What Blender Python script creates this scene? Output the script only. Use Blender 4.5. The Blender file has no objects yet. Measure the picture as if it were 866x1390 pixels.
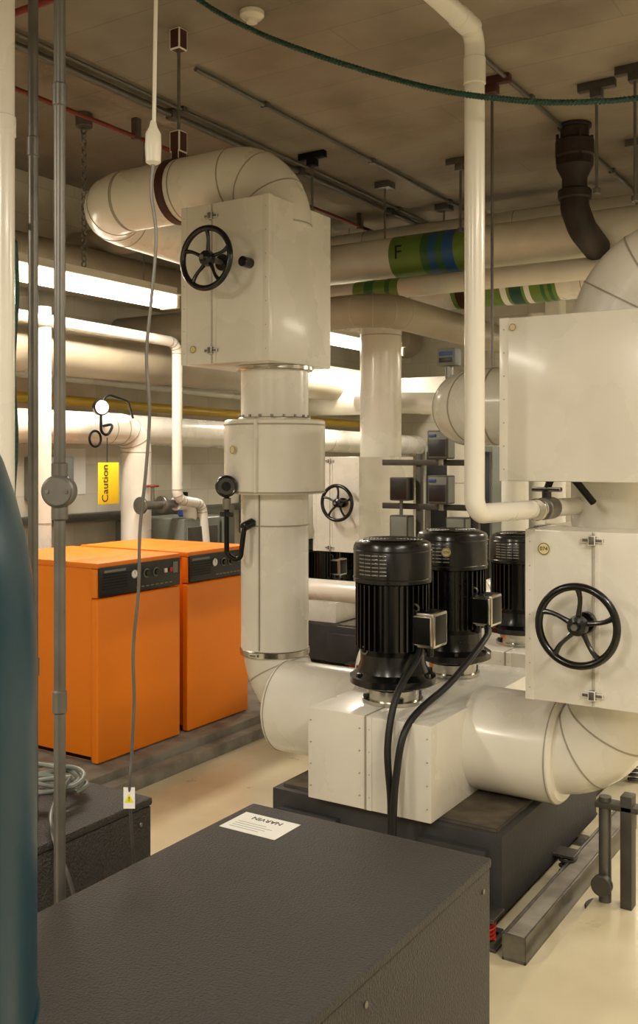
import bpy, bmesh, math, random
from mathutils import Vector, Matrix
random.seed(4)
TH=math.radians(32.2); S_,C_=math.sin(TH),math.cos(TH); FL=1330.0; EYE=1.6
V=Vector
# ---------------------------------------------------------------- room-coordinate survey
def S(px,py,d):
    a=(px-433)/FL
    return V((d*(-S_+C_*a), d*(C_+S_*a), EYE-(py-620)*d/FL))
def SX(px,py,X): return S(px,py,X/(-S_+C_*(px-433)/FL))
def SY(px,py,Y): return S(px,py,Y/(C_+S_*(px-433)/FL))
# ---------------------------------------------------------------- materials
def lin(c):
    return tuple([((v/255)/12.92 if v/255<=.04045 else ((v/255+.055)/1.055)**2.4) for v in c])+(1,)
def mat(name,rgb,rough=.5,metal=0,var=.08,scale=6,bump=0,bscale=60,coat=0,rv=.08,stain=None,spec=.5):
    m=bpy.data.materials.new(name); m.use_nodes=True; nt=m.node_tree; N=nt.nodes; L=nt.links
    b=N['Principled BSDF']; c=lin(rgb)
    tc=N.new('ShaderNodeTexCoord')
    no=N.new('ShaderNodeTexNoise'); no.inputs['Scale'].default_value=scale; no.inputs['Detail'].default_value=5
    L.new(tc.outputs['Object'],no.inputs['Vector'])
    cr=N.new('ShaderNodeValToRGB')
    dk=tuple(x*(1-var*2) for x in c[:3])+(1,) if stain is None else lin(stain)
    cr.color_ramp.elements[0].position=.3; cr.color_ramp.elements[0].color=dk
    cr.color_ramp.elements[1].position=.62; cr.color_ramp.elements[1].color=c
    L.new(no.outputs['Fac'],cr.inputs['Fac']); L.new(cr.outputs['Color'],b.inputs['Base Color'])
    mr=N.new('ShaderNodeMapRange'); mr.inputs['To Min'].default_value=max(0,rough-rv); mr.inputs['To Max'].default_value=min(1,rough+rv)
    L.new(no.outputs['Fac'],mr.inputs['Value']); L.new(mr.outputs['Result'],b.inputs['Roughness'])
    b.inputs['Metallic'].default_value=metal; b.inputs['Specular IOR Level'].default_value=spec
    if coat: b.inputs['Coat Weight'].default_value=coat; b.inputs['Coat Roughness'].default_value=.12
    if bump:
        n2=N.new('ShaderNodeTexNoise'); n2.inputs['Scale'].default_value=bscale; n2.inputs['Detail'].default_value=4
        L.new(tc.outputs['Object'],n2.inputs['Vector'])
        bp=N.new('ShaderNodeBump'); bp.inputs['Strength'].default_value=bump; bp.inputs['Distance'].default_value=.01
        L.new(n2.outputs['Fac'],bp.inputs['Height']); L.new(bp.outputs['Normal'],b.inputs['Normal'])
    return m
def emit(name,rgb,s):
    m=bpy.data.materials.new(name); m.use_nodes=True; b=m.node_tree.nodes['Principled BSDF']
    b.inputs['Base Color'].default_value=lin(rgb); b.inputs['Emission Color'].default_value=lin(rgb); b.inputs['Emission Strength'].default_value=s
    return m
CLAD=mat('white_cladding',(230,226,215),.28,var=.06,scale=3,bump=.06,bscale=5,coat=.3)
PIPEW=mat('white_pipe_wrap',(220,215,201),.4,var=.07,scale=4,bump=.08,bscale=8)
SEAM=mat('cladding_seam',(166,159,142),.45,var=.1)
TANW=mat('aged_wrap',(156,145,124),.5,var=.12,scale=3,bump=.1,bscale=10)
STEEL=mat('galvanised_steel',(140,137,130),.38,.85,var=.15,scale=20)
BAND=mat('bright_band',(200,197,188),.2,1,var=.05)
CONDUIT=mat('grey_conduit',(112,109,103),.42,.6,var=.12,scale=14)
DKSTEEL=mat('dark_bracket_steel',(78,74,68),.5,.4,var=.15,scale=14)
BLACK=mat('black_enamel',(10,10,12),.25,0,var=.1,coat=.2)
BLACKM=mat('black_satin',(9,9,10),.38,0,var=.1,spec=.25)
RUB=mat('black_rubber',(15,15,16),.5,0,var=.1)
VINYL=mat('black_vinyl_texture',(58,54,50),.44,0,scale=170,bump=.7,bscale=190,spec=.4,stain=(34,31,29))
ORANGE=mat('orange_enamel',(236,128,12),.42,0,var=.03,scale=2,bump=.04,bscale=120)
ORANGED=mat('orange_shadow_gap',(120,58,8),.5)
TEAL=mat('teal_tank_paint',(0,46,60),.3,0,var=.08,scale=3,spec=.3)
TEALD=mat('tank_skirt_paint',(60,74,88),.4,0)
BASE=mat('anthracite_plinth',(54,53,54),.6,0,var=.15,scale=9,bump=.15)
RUSTB=mat('plinth_grout',(92,82,68),.8,0,var=.25,scale=18,bump=.3)
YEL=mat('gas_yellow',(190,158,48),.4,0,var=.08)
TAG=mat('caution_yellow',(240,225,30),.5,0,var=.04)
RED=mat('oxide_red',(118,38,28),.5,0,var=.15)
REDS=mat('spring_red',(190,46,30),.4,0)
DRED=mat('hanger_oxide',(72,30,22),.55,0,var=.2)
IRON=mat('cast_iron_rust',(46,32,27),.6,.2,var=.3,scale=12,bump=.2)
GREEN=mat('band_green',(50,96,44),.4,0,var=.05)
LGREEN=mat('band_light_green',(104,132,56),.4,0,var=.05)
BLUE=mat('band_blue',(40,84,140),.4,0,var=.05)
DGREEN=mat('band_dark_green',(16,74,58),.4,0,var=.05)
HOSE=mat('green_hose',(8,66,50),.4,0,var=.35,scale=90,bump=.5,bscale=120)
CREAM=mat('cream_plastic',(222,217,202),.35,0,var=.03)
PAPER=mat('paper',(232,231,226),.6,0,var=.02)
INK=mat('ink',(20,20,20),.6,0)
DISC=mat('brass_disc',(222,206,150),.4,0,var=.05)
GREYP=mat('grey_panel',(118,122,114),.45,0,var=.08)
GBLUE=mat('blue_label',(46,72,136),.4,0)
PANEL=mat('control_panel_black',(18,18,20),.35,0,var=.05)
TUBE=emit('fluorescent_diffuser',(255,242,216),7)
def concrete(name,rgb,stain,scale,boards=0,rough=.8,bump=.25,coat=0):
    m=mat(name,rgb,rough,0,scale=scale,bump=bump,bscale=30,stain=stain,coat=coat); nt=m.node_tree;N=nt.nodes;L=nt.links
    if boards:
        b=N['Principled BSDF']; src=b.inputs['Base Color'].links[0].from_socket
        tc=N.new('ShaderNodeTexCoord'); br=N.new('ShaderNodeTexBrick')
        br.inputs['Scale'].default_value=1; br.inputs['Brick Width'].default_value=boards[0]; br.inputs['Row Height'].default_value=boards[1]
        br.inputs['Mortar Size'].default_value=boards[2]; br.inputs['Color1'].default_value=(1,1,1,1); br.inputs['Color2'].default_value=(.9,.9,.9,1); br.inputs['Mortar'].default_value=(boards[3],)*3+(1,)
        mp=N.new('ShaderNodeMapping'); L.new(tc.outputs['Object'],mp.inputs['Vector']); mp.inputs['Rotation'].default_value=boards[4]
        L.new(mp.outputs['Vector'],br.inputs['Vector'])
        mx=N.new('ShaderNodeMix'); mx.data_type='RGBA'; mx.blend_type='MULTIPLY'; mx.inputs['Factor'].default_value=1
        L.new(src,mx.inputs[6]); L.new(br.outputs['Color'],mx.inputs[7]); L.new(mx.outputs[2],b.inputs['Base Color'])
    return m
CEIL=concrete('board_marked_concrete',(146,136,120),(120,109,93),2.2,(2.4,.3,.004,.78,(0,0,0)))
FLOOR=concrete('cream_floor_paint',(208,198,168),(188,176,144),2.5,0,.3,.05,.3)
WALLX=concrete('painted_blockwork',(212,206,190),(194,186,167),3,(.45,.22,.006,.85,(0,math.pi/2,math.pi/2)),.6,.1)
WALLY=concrete('painted_blockwork_b',(212,206,190),(194,186,167),3,(.45,.22,.006,.85,(math.pi/2,0,0)),.6,.1)
CURB=concrete('concrete_kerb',(140,134,122),(104,98,88),8)
# ---------------------------------------------------------------- mesh builder
def basis(ax):
    ax=V(ax).normalized(); h=V((0,0,1)) if abs(ax.z)<.9 else V((1,0,0))
    u=ax.cross(h).normalized(); w=u.cross(ax).normalized(); return u,w,ax
def fillet(pts,bend,steps=12):
    pts=[V(p) for p in pts]; out=[pts[0]]; marks=[]
    for i in range(1,len(pts)-1):
        p=pts[i]; a=(p-pts[i-1]); b=(pts[i+1]-p); la,lb=a.length,b.length; a.normalize(); b.normalize()
        ph=a.angle(b)
        if ph<.02: out.append(p); continue
        t=min(bend*math.tan(ph/2),.499*la if i>1 else .98*la,.499*lb if i<len(pts)-2 else .98*lb); R=t/math.tan(ph/2)
        n=(b-a*math.cos(ph))/math.sin(ph); st=p-a*t; c=st+n*R
        for k in range(steps+1):
            th=ph*k/steps; q=c-n*R*math.cos(th)+a*R*math.sin(th)
            out.append(q)
            if k%4==0: marks.append((q,(a*math.cos(th)+n*math.sin(th)).normalized()))
    out.append(pts[-1]); res=[out[0]]
    for q in out[1:]:
        if (q-res[-1]).length>1e-5: res.append(q)
    return res,marks
class P:
    def __init__(s): s.bm=bmesh.new(); s.mats=[]
    def mi(s,m):
        if m not in s.mats: s.mats.append(m)
        return s.mats.index(m)
    def box(s,lo,hi,m,bev=.004,rz=0,seg=2):
        lo,hi=V(lo),V(hi); c=(lo+hi)/2; d=hi-lo
        M=Matrix.Translation(c)@Matrix.Rotation(rz,4,'Z')@Matrix.Diagonal((abs(d.x),abs(d.y),abs(d.z),1))
        r=bmesh.ops.create_cube(s.bm,size=1,matrix=M); fs=set(f for v in r['verts'] for f in v.link_faces); k=s.mi(m)
        for f in fs: f.material_index=k
        bev=min(bev,.45*min(abs(d.x),abs(d.y),abs(d.z)))
        if bev>0:
            es=list(set(e for v in r['verts'] for e in v.link_edges))
            bmesh.ops.bevel(s.bm,geom=es,offset=bev,segments=seg,affect='EDGES',profile=.6)
    def rings(s,rs,m,capa=True,capb=True,closed=False):
        k=s.mi(m); R=[[s.bm.verts.new(v) for v in r] for r in rs]; n=len(R[0])
        rng=range(len(R)) if closed else range(len(R)-1)
        for i in rng:
            A,B=R[i],R[(i+1)%len(R)]
            for j in range(n):
                f=s.bm.faces.new((A[j],A[(j+1)%n],B[(j+1)%n],B[j])); f.material_index=k
        if not closed:
            if capa: s.bm.faces.new(list(reversed(R[0]))).material_index=k
            if capb: s.bm.faces.new(R[-1]).material_index=k
    def sweep(s,path,r,m,seg=20,flat=None):
        path=[V(p) for p in path]; n=len(path); T=[]
        for i in range(n):
            a=path[max(0,i-1)]; b=path[min(n-1,i+1)]
            t=(b-a)
            if 0<i<n-1: t=(path[i]-a).normalized()+(b-path[i]).normalized()
            T.append(t.normalized())
        u,w,_=basis(T[0]); rs=[]
        for i in range(n):
            u=(u-T[i]*u.dot(T[i])).normalized(); w=T[i].cross(u)
            rr=r[i] if isinstance(r,(list,tuple)) else r
            rs.append([path[i]+u*rr*math.cos(2*math.pi*j/seg)+w*rr*math.sin(2*math.pi*j/seg) for j in range(seg)])
        s.rings(rs,m)
    def tube(s,pts,r,m,bend=.1,seg=20,steps=10):
        p,_=fillet(pts,bend,steps); s.sweep(p,r,m,seg)
    def ipipe(s,pts,r,m,bend=.25,seg=36,seam=SEAM,every=0):
        p,mk=fillet(pts,bend,12); s.sweep(p,r,m,seg)
        for q,t in mk: s.cyl(q-t*.003,q+t*.003,r+.002,seam,seg,0)
        if every:
            for a,b in zip(pts[:-1],pts[1:]):
                a,b=V(a),V(b); l=(b-a).length; t=(b-a).normalized(); x=every
                while x<l-bend: s.cyl(a+t*(x-.003),a+t*(x+.003),r+.002,seam,seg,0); x+=every
    def lathe(s,c,ax,prof,m,seg=36):
        u,w,a=basis(ax); c=V(c)
        s.rings([[c+a*h+(u*math.cos(2*math.pi*j/seg)-w*math.sin(2*math.pi*j/seg))*-max(r,1e-4) for j in range(seg)] for r,h in prof],m)
    def cyl(s,a,b,r,m,seg=32,bev=.003,r2=None):
        a,b=V(a),V(b); l=(b-a).length; r2=r if r2 is None else r2
        if bev and bev<l/2 and bev<r: pr=[(r-bev,0),(r,bev),(r2,l-bev),(r2-bev,l)]
        else: pr=[(r,0),(r2,l)]
        s.lathe(a,b-a,pr,m,seg)
    def torus(s,c,ax,R,r,m,seg=48,sg=12,sx=1,arc=2*math.pi):
        u,w,a=basis(ax); c=V(c); rs=[]; full=abs(arc-2*math.pi)<1e-4
        n=seg if full else seg+1
        for i in range(n):
            t=arc*i/seg; d=u*math.cos(t)*sx+w*math.sin(t); dn=d.normalized()
            rs.append([c+d*R+dn*r*math.cos(2*math.pi*j/sg)+a*r*math.sin(2*math.pi*j/sg) for j in range(sg)])
        s.rings(rs,m,closed=full)
    def ball(s,c,r,m,sc=(1,1,1)):
        M=Matrix.Translation(V(c))@Matrix.Diagonal((r*sc[0],r*sc[1],r*sc[2],1))
        q=bmesh.ops.create_uvsphere(s.bm,u_segments=24,v_segments=14,radius=1,matrix=M); k=s.mi(m)
        for f in set(f for v in q['verts'] for f in v.link_faces): f.material_index=k
    def done(s,name,parent=None,ang=32):
        bmesh.ops.recalc_face_normals(s.bm,faces=s.bm.faces[:])
        me=bpy.data.meshes.new(name); s.bm.to_mesh(me); s.bm.free()
        for m in s.mats: me.materials.append(m)
        for p in me.polygons: p.use_smooth=True
        me.set_sharp_from_angle(angle=math.radians(ang))
        o=bpy.data.objects.new(name,me); bpy.context.collection.objects.link(o)
        if parent: o.parent=parent
        return o
def G(name,loc=(0,0,0)):
    e=bpy.data.objects.new(name,None); e.empty_display_size=.1; bpy.context.collection.objects.link(e); return e
def text(body,loc,right,up,size,m,parent,name='lettering'):
    c=bpy.data.curves.new(name,'FONT'); c.body=body; c.size=size; c.extrude=.0006; c.align_x='CENTER'; c.align_y='CENTER'
    c.materials.append(m); o=bpy.data.objects.new(name,c); bpy.context.collection.objects.link(o)
    r=V(right).normalized(); u=V(up).normalized(); n=r.cross(u)
    o.matrix_world=Matrix(((r.x,u.x,n.x,loc[0]),(r.y,u.y,n.y,loc[1]),(r.z,u.z,n.z,loc[2]),(0,0,0,1)))
    if parent: o.parent=parent
    return o
Z=V((0,0,1)); XX=V((1,0,0)); YY=V((0,1,0))
# ---------------------------------------------------------------- room
XL,XR,YF,YB,ZC=-5.4,2.2,-2.6,9.8,3.6
def slab(name,lo,hi,m):
    p=P(); p.box(lo,hi,m,0); return p.done(name)
slab('floor',(XL-.2,YF-.2,-.15),(XR+.2,YB+.2,0),FLOOR)
slab('ceiling',(XL-.2,YF-.2,ZC),(XR+.2,YB+.2,ZC+.2),CEIL)
slab('wall_left',(XL-.2,YF-.2,0),(XL,YB+.2,ZC),WALLX)
slab('wall_right',(XR,YF-.2,0),(XR+.2,YB+.2,ZC),WALLX)
slab('wall_back',(XL,YB,0),(XR,YB+.2,ZC),WALLY)
slab('wall_front',(XL,YF-.2,0),(XR,YF,ZC),WALLY)
slab('ceiling_beam',(XL,7.7,3.25),(XR,8.1,ZC),CEIL)
ZT=ZC-.002
# ---------------------------------------------------------------- lights
LE=1.36
def fluoro(x,y0,y1,z,along='Y',E=40,hang=True):
    g=G('fluorescent_light_fixture'); p=P(); w=.075
    if along=='Y': f=lambda a,l,h:V((x+a,l,z+h)); lo,hi=y0,y1
    else: f=lambda a,l,h:V((l,x+a,z+h)); lo,hi=y0,y1
    def bx(p,a0,a1,l0,l1,h0,h1,m,b=.003):
        A=f(a0,l0,h0);B=f(a1,l1,h1); p.box((min(A.x,B.x),min(A.y,B.y),A.z),(max(A.x,B.x),max(A.y,B.y),B.z),m,b)
    bx(p,-.06,.06,lo,hi,.045,.09,CREAM); bx(p,-w-.02,w+.02,lo,hi,.035,.045,CREAM,.002)
    bx(p,-w,w,lo-.01,lo+.02,-.045,.036,CREAM,.01); bx(p,-w,w,hi-.02,hi+.01,-.045,.036,CREAM,.01)
    p.done('fixture_body',g)
    p=P(); bx(p,-w+.005,w-.005,lo+.02,hi-.02,-.04,.035,TUBE,.02); p.done('diffuser',g)
    p=P()
    for l in (lo+.2,hi-.9 if hang=='near' else hi-.25): p.cyl(f(0,l,.08),V((f(0,l,0).x,f(0,l,0).y,ZT)),.004,STEEL,8,0)
    if hang: p.done('suspension_rods',g)
    L=bpy.data.lights.new('tube_light','AREA'); L.shape='RECTANGLE'; L.size=hi-lo; L.size_y=.16; L.energy=E*LE; L.color=(1,.905,.76)
    o=bpy.data.objects.new('tube_light',L); bpy.context.collection.objects.link(o); o.location=f(0,(lo+hi)/2,-.055)
    if along=='Y': o.rotation_euler=(0,0,math.pi/2)
    o.parent=g
    return g
fluoro(-4.2,3.3,4.86,2.6,E=38)
fluoro(-4.35,6.8,8.3,2.6,E=40,hang='near')
fluoro(-1.0,-1.5,0.0,2.75,E=50)
fluoro(.6,.6,2.1,2.75,E=40)
fluoro(.6,3.4,4.9,2.75,E=46)
fluoro(-3.1,-.9,.6,2.75,E=43)
fluoro(8.9,-2.6,-1.1,2.6,'X',E=44)
fluoro(.2,6.0,7.5,2.4,E=46)
# ---------------------------------------------------------------- handwheel
def wheel(g,c,r,ax=(0,-1,0),stem=.12,nsp=5):
    p=P(); c=V(c); a=V(ax).normalized(); u,w,_=basis(a)
    p.torus(c,a,r-.012,.0125,BLACK,56,14)
    p.lathe(c-a*.03,a,[(.02,0),(.03,.006),(.034,.02),(.03,.04),(.016,.046),(.014,.056)],BLACK,24)
    p.cyl(c+a*.02,c+a*.034,.011,STEEL,6,0)
    for i in range(nsp):
        t=2*math.pi*i/nsp+math.pi/2; pts=[]
        for k in range(7):
            q=k/6; rr=.022+(r-.036)*q; t2=t+.10*math.sin(q*math.pi)
            pts.append(c+(u*math.cos(t2)+w*math.sin(t2))*rr-a*.012*(1-q))
        p.sweep(pts,[.0105-.003*math.sin(k/6*math.pi) for k in range(7)],BLACK,10)
    p.cyl(c-a*stem,c,.012,STEEL,12,0); p.cyl(c-a*stem,c-a*(stem-.03),.035,BLACK,20)
    return p.done('handwheel',g)
def latch(p,x,y,z,n=(0,-1,0)):
    p.box((x-.035,y-.012,z-.008),(x+.035,y,z+.008),STEEL,.003)
    p.box((x-.012,y-.02,z-.016),(x+.012,y,z+.016),STEEL,.003)
def cladbox(g,lo,hi,seamx=None,latches=(),flange=True):
    p=P(); p.box(lo,hi,CLAD,.006)
    lo,hi=V(lo),V(hi)
    if seamx is not None:
        p.box((seamx-.003,lo.y-.003,lo.z+.002),(seamx+.003,lo.y+.01,hi.z-.002),SEAM,.001)
        p.box((seamx+.006,lo.y-.004,lo.z+.004),(seamx+.022,lo.y+.01,hi.z-.004),CLAD,.001)
        for z in latches: latch(p,seamx,lo.y,z)
    for X in (lo.x,hi.x):
        sgn=1 if X==lo.x else -1
        p.box((min(X-.002*sgn,X+.028*sgn),lo.y-.0025,lo.z),(max(X-.002*sgn,X+.028*sgn),lo.y+.002,hi.z),CLAD,.0008)
    p.box((hi.x-.002,lo.y-.002,lo.z),(hi.x+.0025,lo.y+.028,hi.z),CLAD,.0008)
    n=7
    for i in range(n):
        z=lo.z+(hi.z-lo.z)*(i+.5)/n
        for X in (lo.x+.014,hi.x-.014): p.cyl((X,lo.y-.0045,z),(X,lo.y-.002,z),.0022,SEAM,8,0)
    return p.done('cladding_box',g)
def disc(g,c,n,r,txt=None):
    p=P(); n=V(n).normalized(); c=V(c); p.cyl(c,c+n*.003,r,DISC,24,.0008); p.torus(c+n*.003,n,r*.88,r*.05,INK,28,6); p.done('number_disc',g)
    if txt:
        right=Z.cross(n).normalized(); text(txt,c+n*.0038,right,Z,r*.85,INK,g)
# ================================================================ LEFT RISER with valve box
g=G('insulated_riser_pipe')
RX,RY=-2.466,3.55
p=P()
p.ipipe([(RX,RY,1.2),(RX,RY,.55),(-2.1,RY-.05,.54)],.14,PIPEW,.24)
p.cyl((RX,RY,.745),(RX,RY,1.46),.149,CLAD,40,.002)
p.cyl((RX,RY,1.30),(RX,RY,1.306),.151,SEAM,40,0)
p.box((RX+.02,RY-.1515,.77),(RX+.026,RY-.14,1.44),SEAM,0)
p.cyl((RX,RY,.735),(RX,RY,.765),.154,BAND,40,.004)
p.box((RX-.02,RY-.165,.742),(RX+.02,RY-.15,.758),STEEL,.003)
p.cyl((RX,RY,1.44),(RX,RY,1.76),.222,CLAD,48,.006)
p.cyl((RX,RY,1.445),(RX,RY,1.452),.224,SEAM,48,0); p.cyl((RX,RY,1.735),(RX,RY,1.742),.224,SEAM,48,0)
p.box((RX+.05,RY-.227,1.45),(RX+.062,RY-.2,1.75),CLAD,.001)
p.cyl((RX,RY,1.758),(RX,RY,1.772),.16,BAND,40,.003)
for i in range(18):
    t=i/18*2*math.pi; p.cyl((RX+.152*math.cos(t),RY+.152*math.sin(t),1.765),(RX+.152*math.cos(t),RY+.152*math.sin(t),1.782),.006,STEEL,6,0)
p.cyl((RX,RY,1.76),(RX,RY,2.02),.149,CLAD,40,.002)
p.cyl((RX,RY,1.975),(RX,RY,1.995),.17,BAND,40,.003)
p.done('vertical_pipe',g)
p=P()
p.ipipe([(-2.43,3.53,2.6),(-2.43,3.53,2.84),(-3.55,3.53,2.84),(-3.6,5.4,2.80)],.145,CLAD,.25,every=.0)
for x in (-2.95,-3.3): p.cyl((x,3.53,2.84),(x+.006,3.53,2.84),.147,SEAM,36,0)
p.cyl((-3.02,3.53,2.84),(-2.975,3.53,2.84),.152,DRED,36,.002)
p.box((-3.02,3.50,2.98),(-2.975,3.56,3.03),DRED,.003)
p.cyl((-2.998,3.53,3.02),(-2.998,3.53,3.5),.008,STEEL,10,0)
p.box((-3.03,3.50,3.50),(-2.97,3.56,ZT),DRED,.006); p.box((-3.03,3.50,3.02),(-2.97,3.56,3.12),DRED,.006)
p.done('top_elbow_and_header',g)
disc(g,(RX-.06,RY-.2255,1.63),(-.26,-.95,0),.018)
g=G('insulated_valve_box')
cladbox(g,(-2.765,3.276,1.995),(-2.305,3.76,2.676),-2.60,(2.62,2.05))
wheel(g,(-2.53,3.15,2.414),.135,stem=.13)
p=P(); p.cyl((-2.40,3.28,2.40),(-2.40,3.22,2.40),.022,BLACK,20); p.done('gland',g)
disc(g,(-2.70,3.2735,2.06),(0,-1,0),.016)
# gauge on riser
g=G('pressure_gauge'); p=P(); q=V((-2.555,3.32,1.475))
ax=V((.55,-.83,.0)).normalized()
p.cyl(q-ax*.025,q+ax*.03,.047,BLACK,32,.006); p.cyl(q+ax*.0305,q+ax*.032,.036,DKSTEEL,32,0); p.torus(q+ax*.03,ax,.041,.006,BLACK,32,8); p.cyl(q+ax*.032,q+ax*.036,.02,BLACK,20,.001)
p.tube([q-Z*.04,q-Z*.29,(-2.50,3.34,1.15),(-2.49,3.36,1.31),(-2.466,3.42,1.325)],.011,BLACKM,.035,12,8)
p.cyl(q-Z*.05,q-Z*.10,.018,STEEL,12); p.box((q.x-.03,q.y-.01,q.z-.13),(q.x+.03,q.y+.01,q.z-.11),BLACK,.003)
p.cyl((-2.49,3.35,1.30),(-2.475,3.40,1.32),.02,BLACK,14)
p.done('gauge_and_siphon',g)
# ================================================================ PUMP SETS
def spring(p,c,r,h,m,turns=4.5):
    c=V(c); n=int(turns*16)
    p.sweep([c+V((r*math.cos(i/16*2*math.pi),r*math.sin(i/16*2*math.pi),h*i/n)) for i in range(n+1)],r*.2,m,8)
def motor(g,x,y,z0,top,tag=None,sc=1.0,tb=1):
    p=P(); H=top-z0; zf=z0+.33*H; zc=z0+.74*H
    p.lathe((x,y,z0),Z,[(.115*sc,0),(.115*sc,.012),(.1*sc,.014),(.1*sc,.05),(.082*sc,.055),(.082*sc,.07)],BAND,32)
    for i in range(4):
        t=math.pi/4+i*math.pi/2; p.cyl((x+.104*math.cos(t),y+.104*math.sin(t),z0+.012),(x+.104*math.cos(t),y+.104*math.sin(t),z0+.03),.011,BLACK,6,0)
    p.lathe((x,y,z0+.09*H),Z,[(.095*sc,0),(.15*sc,.02*H),(.162*sc,.03*H),(.162*sc,.07*H),(.135*sc,.10*H),(.122*sc,.16*H),(.122*sc,.24*H)],BLACK,40)
    for i in range(6):
        t=i*math.pi/3; p.cyl((x+.145*math.cos(t),y+.145*math.sin(t),z0+.15*H),(x+.145*math.cos(t),y+.145*math.sin(t),z0+.19*H),.012,BLACK,6,0)
    p.cyl((x,y,zf-.02),(x,y,zc),.122*sc,BLACK,40,.002)
    for i in range(36):
        t=i/36*2*math.pi; c,s=math.cos(t),math.sin(t); u=V((c,s,0)); w=V((-s,c,0))*.0028
        a=V((x,y,0))+u*.118*sc; b=V((x,y,0))+u*.141*sc
        k=p.mi(BLACK); vs=[p.bm.verts.new(q) for q in (a-w+Z*zf,b-w+Z*(zf+.006),b+w+Z*(zf+.006),a+w+Z*zf,a-w+Z*(zc-.002),b-w+Z*(zc-.002),b+w+Z*(zc-.002),a+w+Z*(zc-.002))]
        for f in ((0,1,2,3),(7,6,5,4),(0,4,5,1),(1,5,6,2),(2,6,7,3),(3,7,4,0)): p.bm.faces.new([vs[j] for j in f]).material_index=k
    hc=top-zc
    p.lathe((x,y,zc),Z,[(.138*sc,0),(.148*sc,.004),(.148*sc,hc*.86),(.142*sc,hc*.95),(.125*sc,hc),(.03,hc+.004)],BLACK,44)
    p.torus((x,y,zc+hc*.12),Z,.148*sc,.003,BLACK,44,6); p.torus((x,y,zc+hc*.78),Z,.148*sc,.003,BLACK,44,6)
    for i in range(8):
        rr=.02+.013*i; p.torus((x,y,top+.004),Z,rr,.0025,BLACK,30,6)
    for i in range(6):
        for j in range(4):
            t=math.radians(-112+j*12); zz=zc+hc*(.24+.09*i); c0=V((x+.1485*sc*math.cos(t),y+.1485*sc*math.sin(t),zz))
            p.box(c0-V((.013,.0015,.0022)),c0+V((.013,.0015,.0022)),GREYP,.0005,rz=t+math.pi/2)
    tx=x+.15*sc*tb; p.box((tx-.05,y-.06,zf+.02),(tx+.05,y+.06,zf+.15),BLACKM,.012)
    p.box((tx-.045,y-.07,zf+.03),(tx+.045,y-.055,zf+.14),BLACKM,.006)
    for dx in(-.02,.025): p.cyl((tx+dx,y-.04,zf+.025),(tx+dx,y-.04,zf-.01),.013,BLACK,12)
    p.torus((x-.06,y-.11,zf+.0),(0,1,.3),.014,.004,STEEL,20,8); p.torus((x+.12,y-.05,zf+.165),(0,1,.3),.014,.004,STEEL,20,8)
    p.done('motor',g)
    if tag:
        n=V((.25,-.97,0)).normalized(); disc(g,V((x,y,zc+hc*.5))+n*.149*sc,n,.019,tag)
def pumpset(x0,x1,y0,y1,mx,ys,top=1.286,ax=None,cyl=True,tag=None,bz=.335,left=-2.36,right=-1.2,cladz=.68,springs=True):
    g=G('twin_head_circulation_pump')
    p=P()
    p.box((x0,y0,.07),(x1,y1,bz),BASE,.006)
    p.box((x0+.05,y0-.03,.07),(x0+.3,y0+.02,bz-.06),BASE,.004); p.box((x1-.3,y0-.03,.07),(x1-.05,y0+.02,bz-.05),BASE,.004)
    p.box((x0+.03,y0+.03,bz-.01),(x1-.03,y1-.03,bz+.012),RUSTB,.003)
    p.done('inertia_base',g)
    p=P()
    for X in (x0+.12,x1-.08):
        for Y in (y0-.01,y1-.12):
            p.box((X-.07,Y-.05,.0),(X+.07,Y+.05,.012),STEEL,.002); spring(p,(X,Y,.012),.032,.062,REDS); p.box((X-.05,Y-.04,.072),(X+.05,Y+.04,.08),STEEL,.001)
    spring(p,(x1+.045,y0+.55,.0),.03,.1,DKSTEEL); p.box((x1-.01,y0+.51,.1),(x1+.08,y0+.59,.11),DKSTEEL,.002)
    spring(p,(x1-.035,y0-.055,.012),.028,.075,REDS,5.5); p.box((x1-.08,y0-.10,.088),(x1+.01,y0+.0,.10),DKSTEEL,.002); p.box((x1-.08,y0-.11,.0),(x1+.02,y0+.01,.012),DKSTEEL,.002)
    p.done('spring_isolators',g)
    a=ax
    p=P()
    cy0,cy1=ys[0]-.25,ys[1]+.27; cx0,cx1=mx-.22,mx+.28
    p.box((cx0,cy0,bz+.012),(cx1,cy1,cladz),CLAD,.006)
    p.box((cx0+.24,cy0-.003,bz+.014),(cx0+.246,cy0+.01,cladz-.002),SEAM,0); p.box((cx0+.25,cy0-.004,bz+.014),(cx0+.27,cy0+.01,cladz-.002),CLAD,.001)
    p.box((cx0+.24,cy0,cladz-.002),(cx0+.246,cy1,cladz+.002),SEAM,0)
    for X in (cx0+.014,cx1-.014,cx0+.22,cx0+.26):
        for i in range(4): p.cyl((X,cy0-.0045,bz+.06+i*.08),(X,cy0-.001,bz+.06+i*.08),.0024,SEAM,8,0)
    p.box((cx1-.003,cy0+.45,bz+.02),(cx1+.003,cy0+.456,cladz-.002),SEAM,0)
    p.done('insulation_jacket',g)
    if cyl:
        p=P()
        p.cyl((left,a,.54),(cx0+.02,a,.54),.19,CLAD,52,.012); p.cyl((cx1-.02,a,.54),(right,a,.54),.19,CLAD,52,.012)
        for X in (left+.02,right-.02): p.cyl((X-.002,a,.54),(X+.002,a,.54),.192,SEAM,52,0)
        p.done('flange_covers',g)
    for i,Y in enumerate(ys): motor(g,mx,Y,cladz+.002,top,tag if i==1 else None)
    return g
g=pumpset(-2.15,-1.22,3.08,4.15,-1.736,(3.279,3.82),ax=3.47,tag='074',right=-1.13)
p=P()
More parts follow.
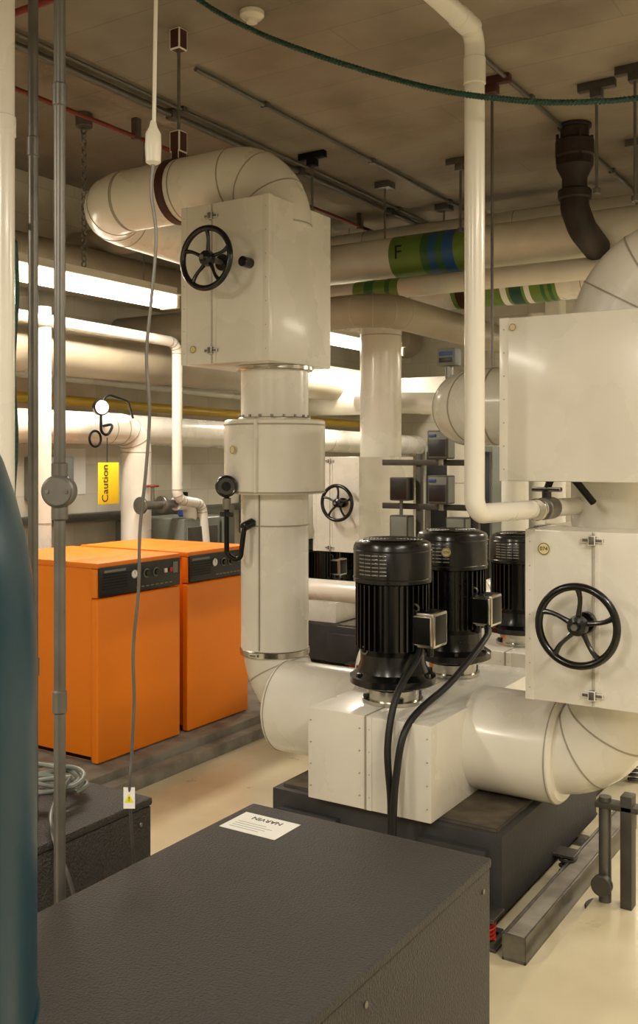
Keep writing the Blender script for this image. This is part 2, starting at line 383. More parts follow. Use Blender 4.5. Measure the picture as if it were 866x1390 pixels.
def catmull(ps,n=10):
    ps=[V(q) for q in ps]; ps=[ps[0]*2-ps[1]]+ps+[ps[-1]*2-ps[-2]]; out=[]
    for i in range(1,len(ps)-2):
        a,b,c,d=ps[i-1:i+3]
        for k in range(n):
            t=k/n; out.append(.5*((2*b)+(c-a)*t+(2*a-5*b+4*c-d)*t*t+(3*b-a-3*c+d)*t**3))
    out.append(ps[-2]); return out
p.sweep(catmull([(-1.60,3.24,.90),(-1.595,3.19,.86),(-1.60,3.05,.76),(-1.60,2.985,.6),(-1.585,2.98,.4),(-1.585,2.97,.2),(-1.60,2.95,.02)]),.0125,RUB,12)
p.sweep(catmull([(-1.565,3.78,.90),(-1.50,3.62,.89),(-1.50,3.3,.78),(-1.54,3.03,.68),(-1.56,2.97,.5),(-1.565,2.95,.25),(-1.58,2.93,.02)]),.0125,RUB,12)
p.done('motor_power_cables',g)
pumpset(-2.15,-1.30,4.36,5.6,-1.74,(4.62,5.15),ax=4.9,top=1.22,left=-2.3,right=-1.3)
pumpset(-4.5,-3.55,6.25,7.35,-4.1,(6.55,7.1),ax=6.9,top=.98,left=-4.4,right=-3.6,cladz=.5)
# ================================================================ RIGHT RISER
g=G('insulated_riser_pipe'); ax_,ay_=-.95,3.47
p=P()
p.ipipe([(-1.28,ay_,.54),(ax_,ay_,.54),(ax_,ay_,.9)],.155,CLAD,.22)
p.cyl((ax_,ay_,1.3),(ax_,ay_,1.6),.155,CLAD,44,.002)
p.ipipe([(ax_,ay_,2.0),(ax_,ay_,2.26),(.5,ay_,2.26)],.158,CLAD,.235,every=.5)
p.ipipe([(-1.1,3.47,1.79),(-1.56,3.47,1.79),(-1.6,4.6,1.79)],.145,CLAD,.17)
p.done('pipework',g)
p=P(); # support leg
p.cyl((-.99,3.47,.0),(-.99,3.47,.012),.07,DKSTEEL,24); p.cyl((-.99,3.47,.01),(-.99,3.47,.4),.022,CONDUIT,16,0); p.cyl((-.99,3.445,.10),(-.99,3.415,.10),.036,DKSTEEL,20)
p.box((-.93,3.44,0),(-.89,3.5,.42),DKSTEEL,.003); p.box((-1.02,3.44,.365),(-.87,3.50,.385),DKSTEEL,.003)
p.done('support_leg',g)
g=G('insulated_valve_box')
cladbox(g,(-1.163,3.15,.79),(-.70,3.75,1.358),-.9375,(1.33,.83))
wheel(g,(-.958,3.05,1.065),.137,stem=.1)
disc(g,(-1.10,3.1475,1.295),(0,-1,0),.021,'074')
g=G('insulated_valve_box')
cladbox(g,(-1.235,3.1,1.519),(-.63,3.76,2.063))
disc(g,(-1.19,3.0975,2.03),(0,-1,0),.012)
# ================================================================ MIDDLE RISER
g=G('insulated_riser_pipe'); MZ=2.85
p=P(); p.ipipe([(-3.63,6.66,1.5),(-3.63,6.66,MZ),(2.1,6.66,MZ)],.16,CLAD,.32,every=1.6)
p.cyl((-3.63,6.66,.6),(-3.63,6.66,.95),.15,CLAD,36); p.done('pipework',g)
p=P()
def bandx(p,px0,px1,Y,z,r,m,seg=36):
    a=SY(px0,500,Y).x; b=SY(px1,500,Y).x; p.cyl((a,Y,z),(b,Y,z),r,m,seg,0)
bandx(p,622,762,6.66,MZ,.1625,LGREEN)
for a,b,m in ((628,640,DRED),(688,696,PAPER),(700,716,DGREEN),(720,727,PAPER),(742,747,GREEN),(752,757,GREEN)): bandx(p,a,b,6.66,MZ,.164,m)
for px in (650,664,733):
    c=SY(px,500,6.66); p.box((c.x-.03,6.66-.168,MZ-.01),(c.x+.03,6.66-.158,MZ+.01),INK,0)
p.done('flow_label_band',g)
g=G('insulated_valve_box')
cladbox(g,(-3.82,5.99,.92),(-3.44,6.84,1.6),-3.68,(1.57,.95))
wheel(g,(-3.56,5.89,1.275),.134,stem=.1)
g=G('insulated_valve_box')
cladbox(g,(-4.35,6.0,.98),(-4.0,6.4,1.5)); wheel(g,(-3.95,5.9,1.13),.12,stem=.1)
# ================================================================ OVERHEAD PIPES
def ohpipe(name,pts,r,m,bend=.2,every=1.3,extra=None,hang=()):
    g=G(name); p=P(); p.ipipe(pts,r,m,bend,28,every=every); p.done('pipe',g)
    if extra: p=P(); extra(p); p.done('colour_code_band',g)
    if hang:
        p=P()
        for h in hang:
            h=V(h); p.cyl(h,(h.x,h.y,ZT),.007,STEEL,8,0); p.box((h.x-.06,h.y-.05,ZC-.05),(h.x+.06,h.y+.05,ZT),CONDUIT,.003)
        p.done('hanger_rods',g)
    return g
def fb(p):
    for a,b,m in ((540,582,LGREEN),(582,592,GREEN),(592,602,BLUE),(602,611,GREEN),(611,626,BLUE),(626,646,LGREEN)): bandx(p,a,b,6.3,3.04,.1485,m)
g=ohpipe('overhead_insulated_pipe',[(-5.3,6.3,3.04),(2.1,6.3,3.04)],.146,PIPEW,extra=fb,hang=[(-3.4,6.3,3.1),(-1.6,6.3,3.1)])
c=SY(553,500,6.3); text('F',(c.x,6.3-.151,3.04),(1,0,0),(0,0,1),.14,INK,g)
def gb(p):
    bandx(p,485,545,6.2,2.80,.0725,LGREEN); bandx(p,500,512,6.2,2.80,.074,GREEN); bandx(p,528,534,6.2,2.8,.074,GREEN)
ohpipe('overhead_insulated_pipe',[(-5.3,6.2,2.80),(-.9,6.2,2.80)],.07,PIPEW,extra=gb)
ohpipe('overhead_insulated_pipe',[(-5.3,7.1,3.38),(2.1,7.1,3.38)],.09,PIPEW,hang=[(-3.3,7.1,3.4)])
ohpipe('overhead_insulated_pipe',[(-5.3,7.35,3.13),(2.1,7.35,3.13)],.11,PIPEW)
ohpipe('overhead_insulated_pipe',[(-4.9,1.5,2.85),(-4.9,9.6,2.85)],.17,TANW)
ohpipe('overhead_insulated_pipe',[(-4.75,1.5,2.28),(-4.75,9.6,2.28)],.16,TANW)
ohpipe('overhead_insulated_pipe',[(-5.3,5.55,2.55),(-3.0,5.55,2.55),(-3.0,8.5,2.55)],.11,TANW)
ohpipe('overhead_insulated_pipe',[(-5.3,7.9,2.15),(-2.2,7.9,2.15),(-2.2,9.7,2.15)],.16,PIPEW)
ohpipe('overhead_insulated_pipe',[(-5.2,5.0,3.1),(-3.9,5.0,3.1),(-3.9,7.5,3.1)],.1,TANW)
ohpipe('insulated_service_pipe',[(-4.7,2.2,1.79),(-4.7,5.08,1.79),(-4.7,5.08,.12)],.105,CLAD,.16)
ohpipe('insulated_service_pipe',[(-4.78,5.12,1.79),(-4.78,9.6,1.72)],.105,CLAD,.16,extra=lambda p:(p.cyl((-4.78,6.25,1.775),(-4.78,6.4,1.773),.108,GREEN,28,0)))
ohpipe('insulated_service_pipe',[(-4.55,4.1,2.5),(-4.55,4.1,.15)],.055,CLAD,.1)
ohpipe('small_bore_white_pipe',[(-4.5,2.6,2.44),(-4.5,5.28,2.40),(-4.5,5.28,1.3),(-4.5,5.55,1.26),(-4.5,5.6,.9)],.036,CLAD,.08,every=0)
ohpipe('yellow_gas_pipe',[(-5.1,1.5,2.03),(-5.1,9.6,1.93)],.036,YEL,every=0)
ohpipe('small_bore_white_pipe',[(-5.2,1.5,2.2),(-5.2,9.6,2.1)],.03,CLAD,every=0)
for X,Y,r in ((-2.9,8.6,.09),(-3.3,9.3,.11),(-2.2,9.2,.06),(-1.9,8.2,.1)):
    ohpipe('vertical_insulated_pipe',[(X,Y,.1),(X,Y,3.0)],r,PIPEW,every=.9)
q=SY(622,600,6.9); ohpipe('vertical_insulated_pipe',[(q.x,6.9,.1),(q.x,6.9,2.0),(q.x-.9,6.95,2.05)],.085,CLAD,.15)
ohpipe('insulated_service_pipe',[(-3.5,6.9,.55),(-2.9,6.9,.55),(-2.9,7.6,.55),(-2.9,7.6,1.5)],.11,CLAD,.15)
ohpipe('insulated_service_pipe',[(-2.3,5.0,.54),(-2.75,5.0,.54),(-2.75,5.0,.12)],.13,CLAD,.2)
ohpipe('insulated_service_pipe',[(-3.9,5.5,.72),(-2.9,5.5,.72),(-2.9,5.5,.1)],.07,CLAD,.15)
# ================================================================ ceiling services
def pipe(name,pts,r,m,bend=.05,seg=14):
    g=G(name); p=P(); p.tube(pts,r,m,bend,seg)
    for a,b in zip(pts[:-1],pts[1:]):
        a,b=V(a),V(b); n=int((b-a).length/1.2)
        for i in range(n):
            c=a.lerp(b,(i+.5)/max(n,1)); p.box((c.x-.008-r,c.y-.008-r,c.z-r-.003),(c.x+.008+r,c.y+.008+r,ZT),CONDUIT,.002)
    p.done('run',g); return g
pipe('electrical_conduit',[(-3.72,1.0,3.565),(-3.72,7.65,3.565)],.02,CONDUIT)
pipe('electrical_conduit',[(-3.2,3.9,3.58),(-3.2,7.6,3.58)],.012,CONDUIT)
pipe('electrical_conduit',[(-3.64,1.0,3.58),(-3.64,7.65,3.58)],.01,CONDUIT)
pipe('electrical_conduit',[(-1.9,4.4,3.58),(-1.9,7.65,3.58)],.012,CONDUIT)
pipe('red_fire_pipe',[(-4.3,2.9,3.53),(-1.6,2.9,3.53)],.015,RED)
pipe('red_fire_pipe',[(-4.0,1.0,3.49),(-4.0,7.65,3.49)],.013,RED)
def struts(name,px,py,rodto,m=CONDUIT,rm=CONDUIT):
    d=(ZC-.03-EYE)*FL/(620-py); q=S(px,py,d); g=G(name); p=P()
    p.box((q.x-.1,q.y-.022,ZC-.045),(q.x+.1,q.y+.022,ZT),m,.003); p.box((q.x-.03,q.y-.03,ZC-.09),(q.x+.03,q.y+.03,ZC-.045),m,.003)
    p.cyl((q.x,q.y,ZC-.05),(q.x,q.y,rodto),.008,rm,10,0); p.cyl((q.x,q.y,rodto),(q.x,q.y,rodto+.03),.02,rm,12)
    p.done('channel_and_rod',g)
struts('pipe_hanger',424,213,3.15,BLACKM)
struts('pipe_hanger',810,118,3.0,DKSTEEL)
struts('pipe_hanger',862,95,2.9,DKSTEEL)
struts('pipe_hanger',668,112,1.93,DRED)
struts('pipe_hanger',625,220,3.1)
struts('pipe_hanger',480,325,3.2)
# dark cast iron drop
q=S(780,200,5.9); g=G('cast_iron_drain_pipe'); p=P()
zt=ZT
p.cyl((q.x,q.y,zt-.02),(q.x,q.y,zt),.10,IRON,28); p.cyl((q.x,q.y,zt-.12),(q.x,q.y,zt-.02),.085,IRON,24)
p.cyl((q.x,q.y,zt-.20),(q.x,q.y,zt-.09),.115,IRON,28,.012)
p.lathe((q.x,q.y,zt-.2),-Z,[(.105,0),(.11,.05),(.075,.12),(.075,.30)],IRON,28)
for i in range(4):
    t=i*math.pi/2+.6; p.cyl((q.x+.105*math.cos(t),q.y+.105*math.sin(t),zt-.24),(q.x+.105*math.cos(t),q.y+.105*math.sin(t),zt-.06),.01,IRON,8,0)
p.tube([(q.x,q.y,zt-.4),(q.x,q.y,zt-.50),(q.x+.03,q.y+.05,zt-.62),(q.x+.03,q.y+.35,zt-.68)],.085,IRON,.09,24)
p.cyl((q.x,q.y,zt-.45),(q.x,q.y,zt-.39),.10,IRON,28,.008)
p.done('drain_body',g)
q=S(342,4,4.4); g=G('smoke_detector'); p=P(); p.lathe((q.x,q.y,ZT),-Z,[(.055,0),(.055,.02),(.045,.03),(.03,.035),(.025,.05),(.01,.055)],CREAM,28); p.done('detector_head',g)
g=G('hanging_chain'); p=P(); cx,cy=-4.2,4.1
n=int((ZC-.12-2.69)/.034)
for i in range(n):
    p.torus((cx,cy,ZC-.13-i*.034),(1,0,0) if i%2 else (0,1,0),.017,.0045,STEEL,14,6)
p.cyl((cx,cy,ZC-.08),(cx,cy,ZT),.05,CONDUIT,20); p.torus((cx,cy,ZC-.1),(0,1,0),.02,.005,CONDUIT,16,6); p.done('chain_links',g)
# white drop pipe in front
g=G('white_drop_pipe'); p=P(); wx,wy=-1.156,2.70
p.tube([(wx,1.2,2.86),(wx,wy,2.86),(wx,wy,1.43),(-1.05,3.36,1.43)],.030,CLAD,.05,28)
p.cyl((wx,wy-.02,2.86),(wx,wy-.12,2.86),.033,CLAD,24); p.cyl((wx,wy,2.70),(wx,wy,2.78),.033,CLAD,24)
p.done('pipe',g)
p=P(); q=V((-1.085,3.13,1.43)); p.cyl(q-YY*.04,q+YY*.05,.037,STEEL,20); p.cyl(q,q+Z*.06,.016,BLACK,12); p.box(q+V((-.05,-.012,.055)),q+V((.05,.012,.07)),BLACK,.004)
p.cyl(q+V((0,-.1,0)),q+V((0,-.085,0)),.036,BAND,20)
p.tube([q+V((.0,.0,.06)),q+V((.02,.0,.11)),q+V((.09,.0,.10)),q+V((.14,.05,.02))],.012,BLACKM,.03,12); p.done('isolating_valve',g)
def ctrl(q,w=.09,h=.11,d=.07,nm='valve_actuator'):
    g=G(nm); p=P(); p.box((q.x-w/2,q.y-d/2,q.z-h/2),(q.x+w/2,q.y+d/2,q.z+h/2),GREYP,.006)
    p.box((q.x-w/2+.008,q.y-d/2-.004,q.z-h/2+.01),(q.x+w/2-.008,q.y-d/2+.004,q.z+h/2-.035),PANEL,.003)
    p.box((q.x-w/2+.01,q.y-d/2-.003,q.z+h/2-.03),(q.x+w/2-.01,q.y-d/2+.002,q.z+h/2-.012),GBLUE,.001)
    p.cyl((q.x,q.y,q.z-h/2-.05),(q.x,q.y,q.z-h/2+.005),.016,STEEL,12,0)
    p.done('housing',g); return g
ctrl(V((-1.66,3.62,2.0)),.08,.07,.06)
g=G('valve_controller_rack'); p=P()
p.box((-3.02,6.04,0),(-2.98,6.08,1.62),DKSTEEL,.003); p.box((-2.60,6.04,0),(-2.56,6.08,1.62),DKSTEEL,.003)
p.box((-3.27,6.02,1.54),(-2.53,6.04,1.58),DKSTEEL,.003); p.box((-3.27,6.02,1.24),(-2.53,6.04,1.28),DKSTEEL,.003)
for zz in (1.68,1.38):
    X=-2.80
    p.box((X-.075,5.92,zz-.095),(X+.075,6.04,zz+.095),GREYP,.01); p.box((X-.062,5.912,zz-.08),(X+.062,5.922,zz+.035),PANEL,.004); p.box((X-.06,5.913,zz+.05),(X-.01,5.921,zz+.07),GBLUE,.001)
    p.cyl((X,5.98,zz-.14),(X,5.98,zz-.09),.02,STEEL,14)
for X,zz,m in ((-3.1,1.38,PANEL),(-3.1,1.12,GREYP),(-2.68,1.12,GREYP)):
    p.box((X-.07,5.94,zz-.08),(X+.07,6.04,zz+.08),m,.01); p.cyl((X,5.98,zz-.3),(X,5.98,zz-.08),.012,CONDUIT,12)
p.tube([(-2.9,5.98,1.24),(-2.9,5.98,.9),(-2.9,6.2,.8),(-2.9,6.6,.8)],.02,CONDUIT,.06)
p.done('rack_and_controllers',g)
g=G('distribution_board'); p=P()
for x,w,z,h in ((-2.6,.4,1.45,.55),(-2.1,.3,1.5,.4),(-1.65,.35,1.3,.6)):
    p.box((x,9.6,z-h/2),(x+w,9.798,z+h/2),GREYP,.01); p.box((x+.03,9.59,z-h/2+.03),(x+w-.03,9.6,z+h/2-.03),GREYP,.004); p.box((x+w*.3,9.585,z+h*.1),(x+w*.7,9.592,z+h*.3),PANEL,.002); p.cyl((x+w/2,9.7,z+h/2),(x+w/2,9.7,2.6),.02,CONDUIT,12,0)
p.done('board_enclosures',g)
g=G('motor_control_cabinet'); p=P(); p.box((-4.2,8.6,.05),(-3.5,9.1,1.7),GREYP,.01); p.box((-4.18,8.585,.1),(-3.86,8.6,1.65),PANEL,.003); p.box((-3.84,8.585,.1),(-3.52,8.6,1.65),PANEL,.003); p.box((-4.2,8.6,0),(-3.5,9.1,.06),BLACKM,0)
for z in(1.2,1.35): p.cyl((-4.0,8.585,z),(-4.0,8.57,z),.02,RED,14)
p.done('cabinet_body',g)
# ================================================================ BOILERS
def boiler(y0,y1,txtd=0):
    g=G('orange_boiler'); x1=-3.44; x0=-4.25; z0,z1=.10,1.082
    p=P()
    p.box((x0,y0+.012,z0+.03),(x1-.05,y1-.012,z1-.012),ORANGE,.006)
    p.box((x0+.05,y0+.04,z0),(x1-.08,y1-.04,z0+.05),BLACKM,.003)
    p.box((x0-.01,y0,z1-.03),(x1-.22,y1,z1),ORANGE,.006)
    p.box((x1-.22,y0,z1-.028),(x1,y1,z1+.0),ORANGE,.008)
    p.box((x1-.045,y0,z0+.005),(x1,y1,z1-.175),ORANGE,.014,seg=3)
    p.box((x1-.045,y0,z1-.17),(x1-.006,y1,z1-.03),ORANGE,.004)
    for X in (x1-.30,): p.box((X,y0+.0085,z0+.04),(X+.004,y0+.02,z1-.03),ORANGED,0)
    p.done('casing',g)
    p=P(); a,b=y0+.01,y1-.006
    p.box((x1-.02,a,z1-.168),(x1+.004,b,z1-.022),PANEL,.004)
    w=b-a
    def at(f,z): return V((x1+.004,a+w*f,z))
    c=at(.40,z1-.075); p.cyl(c,c+XX*.006,.024,STEEL,24,.001); p.cyl(c+XX*.006,c+XX*.007,.02,PAPER,24,0); p.box(c+V((.007,-.001,0)),c+V((.008,.001,.016)),INK,0)
    for f in (.56,.68): c=at(f,z1-.08); p.cyl(c,c+XX*.015,.017,BLACK,20,.003); p.cyl(c,c+XX*.002,.024,GREYP,20,0)
    for f in (.80,.87): c=at(f,z1-.08); p.box(c+V((0,-.012,-.012)),c+V((.005,.012,.012)),CREAM if f<.85 else REDS,.001)
    for i in range(6): c=at(.17,z1-.06-.014*i); p.box(c+V((-.001,-.08,-.003)),c+V((.002,.09,.003)),BLACKM,0)
    c=at(.17,z1-.045); p.box(c+V((0,-.07,-.006)),c+V((.001,.08,.006)),GREYP,0)
    for i in range(8): c=at(.45+.06*i,z1-.145); p.box(c+V((0,-.011,-.003)),c+V((.0015,.011,.003)),GREYP,0)
    c=at(.93,z1-.07); p.box(c+V((0,-.02,-.03)),c+V((.002,.02,.03)),GREYP,.001)
    p.done('control_panel',g)
    return g
boiler(3.447,4.064); boiler(4.126,4.68)
slab('boiler_plinth',(-5.2,2.2,0),(-3.32,5.9,.10),CURB)
p=P(); p.box((-3.32,2.4,0),(-3.24,5.9,.06),CURB,.004); p.done('trim_1')
g=G('steel_channel_kerb'); p=P()
p.box((-1.17,2.95,0),(-1.09,4.3,.012),STEEL,.002); p.box((-1.17,2.95,0),(-1.162,4.3,.085),STEEL,.002); p.box((-1.098,2.95,0),(-1.09,4.3,.085),STEEL,.002)
p.box((-1.17,2.95,0),(-1.09,2.958,.085),STEEL,.002); p.box((-1.162,2.96,.01),(-1.098,4.3,.078),CURB,.003)
p.done('channel',g)
slab('floor_step',(-1.03,1.2,0),(.6,5.5,.03),FLOOR)
# ================================================================ FOREGROUND CABINETS
def cabinet(x0,x1,y0,y1,z):
    g=G('black_equipment_cabinet'); p=P()
    p.box((x0,y0,.05),(x1,y1,z-.022),VINYL,.004); p.box((x0-.003,y0-.003,z-.02),(x1+.003,y1+.003,z),VINYL,.005)
    for X in (x0+.06,x1-.06):
        for Y in (y0+.06,y1-.06): p.cyl((X,Y,0),(X,Y,.052),.025,BLACKM,16)
    for zz in (z-.06,.15):
        for Y in (y0+.04,y1-.04,(y0+y1)/2): p.cyl((x1,Y,zz),(x1+.003,Y,zz),.006,STEEL,10,.001)
    p.done('casing',g); return g
g=cabinet(-1.5,-.846,.93,2.063,.70)
lc=V((-1.395,1.945)); p=P(); p.box((lc.x-.082,lc.y-.056,.7005),(lc.x+.082,lc.y+.056,.7012),PAPER,0); 
for i in range(4): p.box((lc.x-.065,lc.y-.038+i*.012,.7012),(lc.x+.02+.012*(i%3),lc.y-.036+i*.012,.7014),GREYP,0)
p.done('paper_label',g)
text('NARVIN',(lc.x,lc.y+.032,.7014),(-1,0,0),(0,-1,0),.024,INK,g)
cabinet(-2.45,-1.756,1.15,1.955,.70)
g=G('coiled_cable'); p=P()
pts=[]
for i in range(120):
    t=i/120*2*math.pi*4; r=.095+.012*math.sin(i*.37); pts.append(V((-2.0+r*math.cos(t),1.83+r*.8*math.sin(t),.712+.0085*i/24+.012*abs(math.sin(t*1.3+1)))))
p.sweep(pts,.006,GREYP,10)
p.sweep(catmull([pts[-1],(-1.85,1.70,.73),(-1.76,1.62,.705),(-1.70,1.62,.6),(-1.69,1.66,.42),(-1.70,1.72,.2),(-1.66,1.8,.02)]),.0055,CONDUIT,10); p.done('coil',g)
# ================================================================ TANK
g=G('teal_pressure_vessel'); p=P(); tx,ty=-1.075,.625
pr=[(.20,.02),(.23,.02),(.23,.09),(.25,.1),(.25,1.37)]+[(.25*math.cos(k/14*math.pi/2),1.37+.42*math.sin(k/14*math.pi/2)) for k in range(1,14)]+[(.012,1.79)]
p.lathe((tx,ty,0),Z,pr,TEAL,72); p.cyl((tx,ty,1.78),(tx,ty,1.84),.03,STEEL,20)
p.torus((tx,ty,.95),Z,.2505,.003,TEAL,64,8)
for i in range(3):
    t=i*2.094+.4; p.box((tx+.2*math.cos(t)-.03,ty+.2*math.sin(t)-.03,0),(tx+.2*math.cos(t)+.03,ty+.2*math.sin(t)+.03,.1),TEALD,.004)
p.done('vessel_shell',g)
# ================================================================ POLES
def pole(name,px,d,r,m,z0=0,z1=ZT,jb=None):
    q=S(px,600,d); g=G(name); p=P(); p.cyl((q.x,q.y,z0),(q.x,q.y,z1),r,m,20,0)
    if z0==0: p.cyl((q.x,q.y,0),(q.x,q.y,.01),r*2.2,m,20)
    for zz in (1.05,2.35): p.cyl((q.x,q.y,zz),(q.x,q.y,zz+.05),r+.003,m,20)
    if jb:
        n=V((S_,-C_,0)); c=V((q.x,q.y,jb)); p.cyl(c-n*.018,c+n*.022,.035,m,32,.004); p.cyl(c+n*.022,c+n*.025,.03,m,32,.001)
        for sgn in (-1,1):
            p.cyl(c+n*.025+V((C_,S_,0))*.02*sgn,c+n*.028+V((C_,S_,0))*.02*sgn,.004,STEEL,8,0); p.cyl(c+Z*.03*sgn,c+Z*.062*sgn,r+.005,m,16)
    p.done('tube',g); return g
pole('conduit_pole',81,2.1,.0125,CONDUIT,jb=1.526)
pole('conduit_pole',45,2.45,.0125,CONDUIT)
pole('white_standpipe',4,2.3,.027,CLAD)
# ================================================================ PENDANT CORD
g=G('pendant_socket_cord'); p=P()
def C(px,py,d=2.23): return S(px,py,d)
q=C(208,200); zb=q.z
p.sweep(catmull([(q.x+.03,q.y+.02,ZT),(q.x+.012,q.y,2.75),(q.x+.002,q.y,zb+.045)]),.0045,CREAM,8)
p.lathe((q.x,q.y,zb-.04),Z,[(.008,0),(.017,.006),(.0185,.04),(.0175,.07),(.010,.085),(.006,.10)],CREAM,20)
pts=[q-Z*.035,C(205,260),C(212,320),C(206,400),C(199,480),C(203,560),C(198,640),C(190,720),C(188,800),C(181,880),C(182,950),C(179,1020),C(176,1080),V((-1.615,1.74,.55)),V((-1.63,1.72,.40)),V((-1.62,1.66,.2)),V((-1.62,1.6,.01))]
p.sweep(catmull(pts),.0038,CONDUIT,8); p.done('cord_and_plug',g)
q=C(176,1082); n=V((S_,-C_,0)); R=V((C_,S_,0)); p=P()
def quad(p,c,w,h,m,off):
    vs=[p.bm.verts.new(c+R*x*w+Z*y*h+n*off) for x,y in((-1,-1),(1,-1),(1,1),(-1,1))]
    vb=[p.bm.verts.new(c+R*x*w+Z*y*h+n*(off-.001)) for x,y in((-1,-1),(1,-1),(1,1),(-1,1))]
    k=p.mi(m)
    p.bm.faces.new(vs).material_index=k; p.bm.faces.new(vb[::-1]).material_index=k
    for i in range(4): p.bm.faces.new((vs[i],vb[i],vb[(i+1)%4],vs[(i+1)%4])).material_index=k
quad(p,q,.013,.024,PAPER,.006)
k=p.mi(TAG); p.bm.faces.new([p.bm.verts.new(q+R*x+Z*y+n*.0066) for x,y in((-.01,-.010),(.01,-.010),(0,.010))]).material_index=k
p.done('warning_tag',g); text('!',q+n*.0075-Z*.002,R,Z,.014,INK,g)
# ================================================================ GREEN HOSE
g=G('green_rope_hose'); p=P()
hp=[S(200,-60,3.3),S(270,0,3.2),S(345,42,3.1),S(430,75,3.0),S(520,103,2.95),S(600,123,2.8),S(680,134,2.75),S(760,139,2.75),S(866,133,2.75),S(960,110,2.7),S(1100,40,2.6)]
hp[0].z=min(hp[0].z,ZC-.02); 
cm=catmull(hp,14)
p.sweep(cm,.0075,HOSE,10)
for ph in (0,math.pi):
    sp=[]
    for i in range(len(cm)-1):
        t=(cm[i+1]-cm[i]).normalized(); u,w,_=basis(t)
        for k in range(4):
            a=ph+(i*4+k)*1.1; c=cm[i].lerp(cm[i+1],k/4); sp.append(c+(u*math.cos(a)+w*math.sin(a))*.0055)
    p.sweep(sp,.0042,HOSE,6)
p.done('hose_run',g)
g=G('green_rope_hose'); p=P(); p.sweep(catmull([S(20,330,2.5),S(22,400,2.5),S(17,500,2.5),S(21,600,2.5),S(16,700,2.5),S(18,900,2.5)]),.008,HOSE,10); p.tube([S(20,330,2.5),S(20,330,2.5)+V((-.1,.0,.1)),S(4,300,2.3)],.008,HOSE,.05,10); p.done('hose_run',g)
# ================================================================ left wall details
g=G('pressure_gauge'); q=SX(137,553,-4.5); p=P(); ax=V((.9,-.43,0)).normalized()
p.cyl(q-ax*.02,q+ax*.02,.052,BLACKM,28,.004); p.cyl(q+ax*.0205,q+ax*.023,.044,PAPER,28,0); p.box(q+ax*.026-V((.001,.001,.0)),q+ax*.027+V((.001,.001,.03)),INK,0)
p.tube([q-Z*.05,q-Z*.16,q-Z*.18+YY*.06,q-Z*.1+YY*.12,V((-4.6,q.y+.12,1.80))],.009,BLACKM,.04,10)
p.torus(q+V((-.02,-.03,-.2)),(1,0,0),.05,.008,BLACKM,24,8); p.tube([q+V((0,0,.02)),q+V((0,.05,.09)),q+V((0,.25,.05)),q+V((-.1,.4,-.05))],.008,BLACKM,.08,10); p.done('gauge_and_siphon',g)
g=G('caution_sign'); q=SX(147,656,-4.4); p=P()
p.box((q.x,q.y-.09,q.z-.13),(q.x+.004,q.y+.09,q.z+.13),TAG,.001); p.done('yellow_card',g)
text('Caution',(q.x+.005,q.y-.03,q.z),(0,0,1),(0,-1,0),.074,INK,g)
g2=P(); g2.cyl((q.x-.01,q.y,q.z+.12),(q.x-.01,q.y,1.72),.003,RUB,8,0); g2.done('hanging_string',g)
g=G('electrical_distribution_box'); p=P()
for y,w,z,h in ((5.6,.5,.95,.3),(6.3,.6,1.0,.35),(7.2,.5,1.1,.4),(4.7,.3,1.45,.3)):
    p.box((-5.398,y,z-h/2),(-5.22,y+w,z+h/2),GREYP,.008); p.box((-5.222,y+.02,z-h/2+.02),(-5.215,y+w-.02,z+h/2-.02),GREYP,.003); p.cyl((-5.215,y+.05,z),(-5.20,y+.05,z),.012,BLACK,12)
p.box((-5.398,2.2,1.12),(-5.32,9.0,1.18),CONDUIT,.004); p.done('enclosures_and_trunking',g)
g=G('notice_sheet'); p=P(); q=SX(100,640,-5.395); p.box((-5.398,q.y-.12,q.z-.17),(-5.395,q.y+.12,q.z+.17),PAPER,0); p.done('paper_sheet',g)
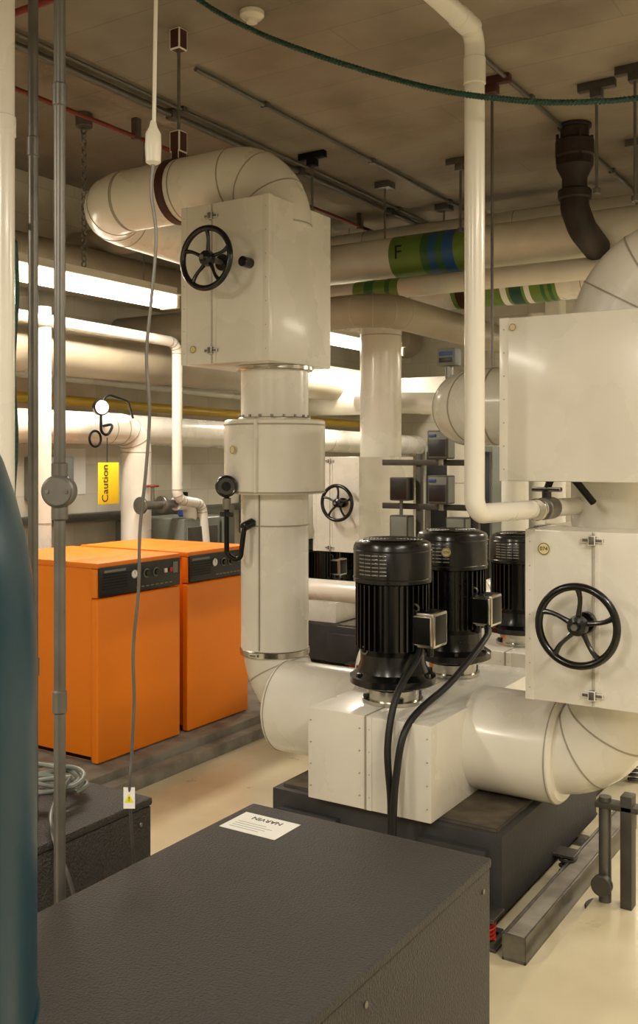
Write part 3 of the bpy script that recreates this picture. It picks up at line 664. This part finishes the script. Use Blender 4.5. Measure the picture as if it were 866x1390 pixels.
g=G('low_equipment_cabinet'); p=P()
for y in (5.35,5.8):
    p.box((-4.95,y,.10),(-4.5,y+.42 if y<5.5 else 5.89,1.16),GREYP,.015,seg=3); p.box((-4.5,y+.03,.75),(-4.49,y+.07 if y>5.5 else y+.38,1.1),DKSTEEL,.004)
p.cyl((-4.7,5.6,1.16),(-4.7,5.6,1.3),.05,GBLUE,20,.01); p.cyl((-4.7,5.6,1.3),(-4.7,5.6,1.34),.025,BLACKM,16)
p.done('cabinet_body',g)
g=G('brass_valve_assembly'); q=SX(215,685,-4.55); p=P()
p.cyl((q.x,q.y-.18,q.z),(q.x,q.y+.2,q.z),.03,STEEL,20); p.cyl((q.x,q.y-.19,q.z),(q.x,q.y-.17,q.z),.06,STEEL,20); p.cyl((q.x,q.y+.02,q.z),(q.x,q.y+.05,q.z),.06,STEEL,20)
p.cyl((q.x,q.y-.06,q.z),(q.x,q.y-.06,q.z+.13),.014,STEEL,12); p.torus((q.x,q.y-.06,q.z+.13),(0,0,1),.04,.007,RED,24,8); p.box((q.x-.04,q.y-.065,q.z+.125),(q.x+.04,q.y-.055,q.z+.135),RED,.002)
p.tube([(q.x,q.y+.18,q.z),(q.x,q.y+.34,q.z),(q.x,q.y+.34,q.z-.35)],.05,CLAD,.08)
p.done('valve_body',g)
slab('column',(-3.1,9.2,0),(-2.75,9.8,3.6),WALLY)
# ================================================================ camera / world
w=bpy.data.worlds.new('world'); bpy.context.scene.world=w; w.use_nodes=True
w.node_tree.nodes['Background'].inputs[0].default_value=(.9,.75,.55,1); w.node_tree.nodes['Background'].inputs[1].default_value=.05
bpy.context.scene.view_settings.view_transform='Standard'
cam=bpy.data.cameras.new('camera'); co=bpy.data.objects.new('camera',cam); bpy.context.collection.objects.link(co)
co.location=(0,0,EYE); co.rotation_euler=(math.pi/2,0,TH)
cam.sensor_fit='HORIZONTAL'; cam.sensor_width=36; cam.lens=36*FL/866; cam.shift_y=-75/866; cam.clip_start=.05
bpy.context.scene.camera=co
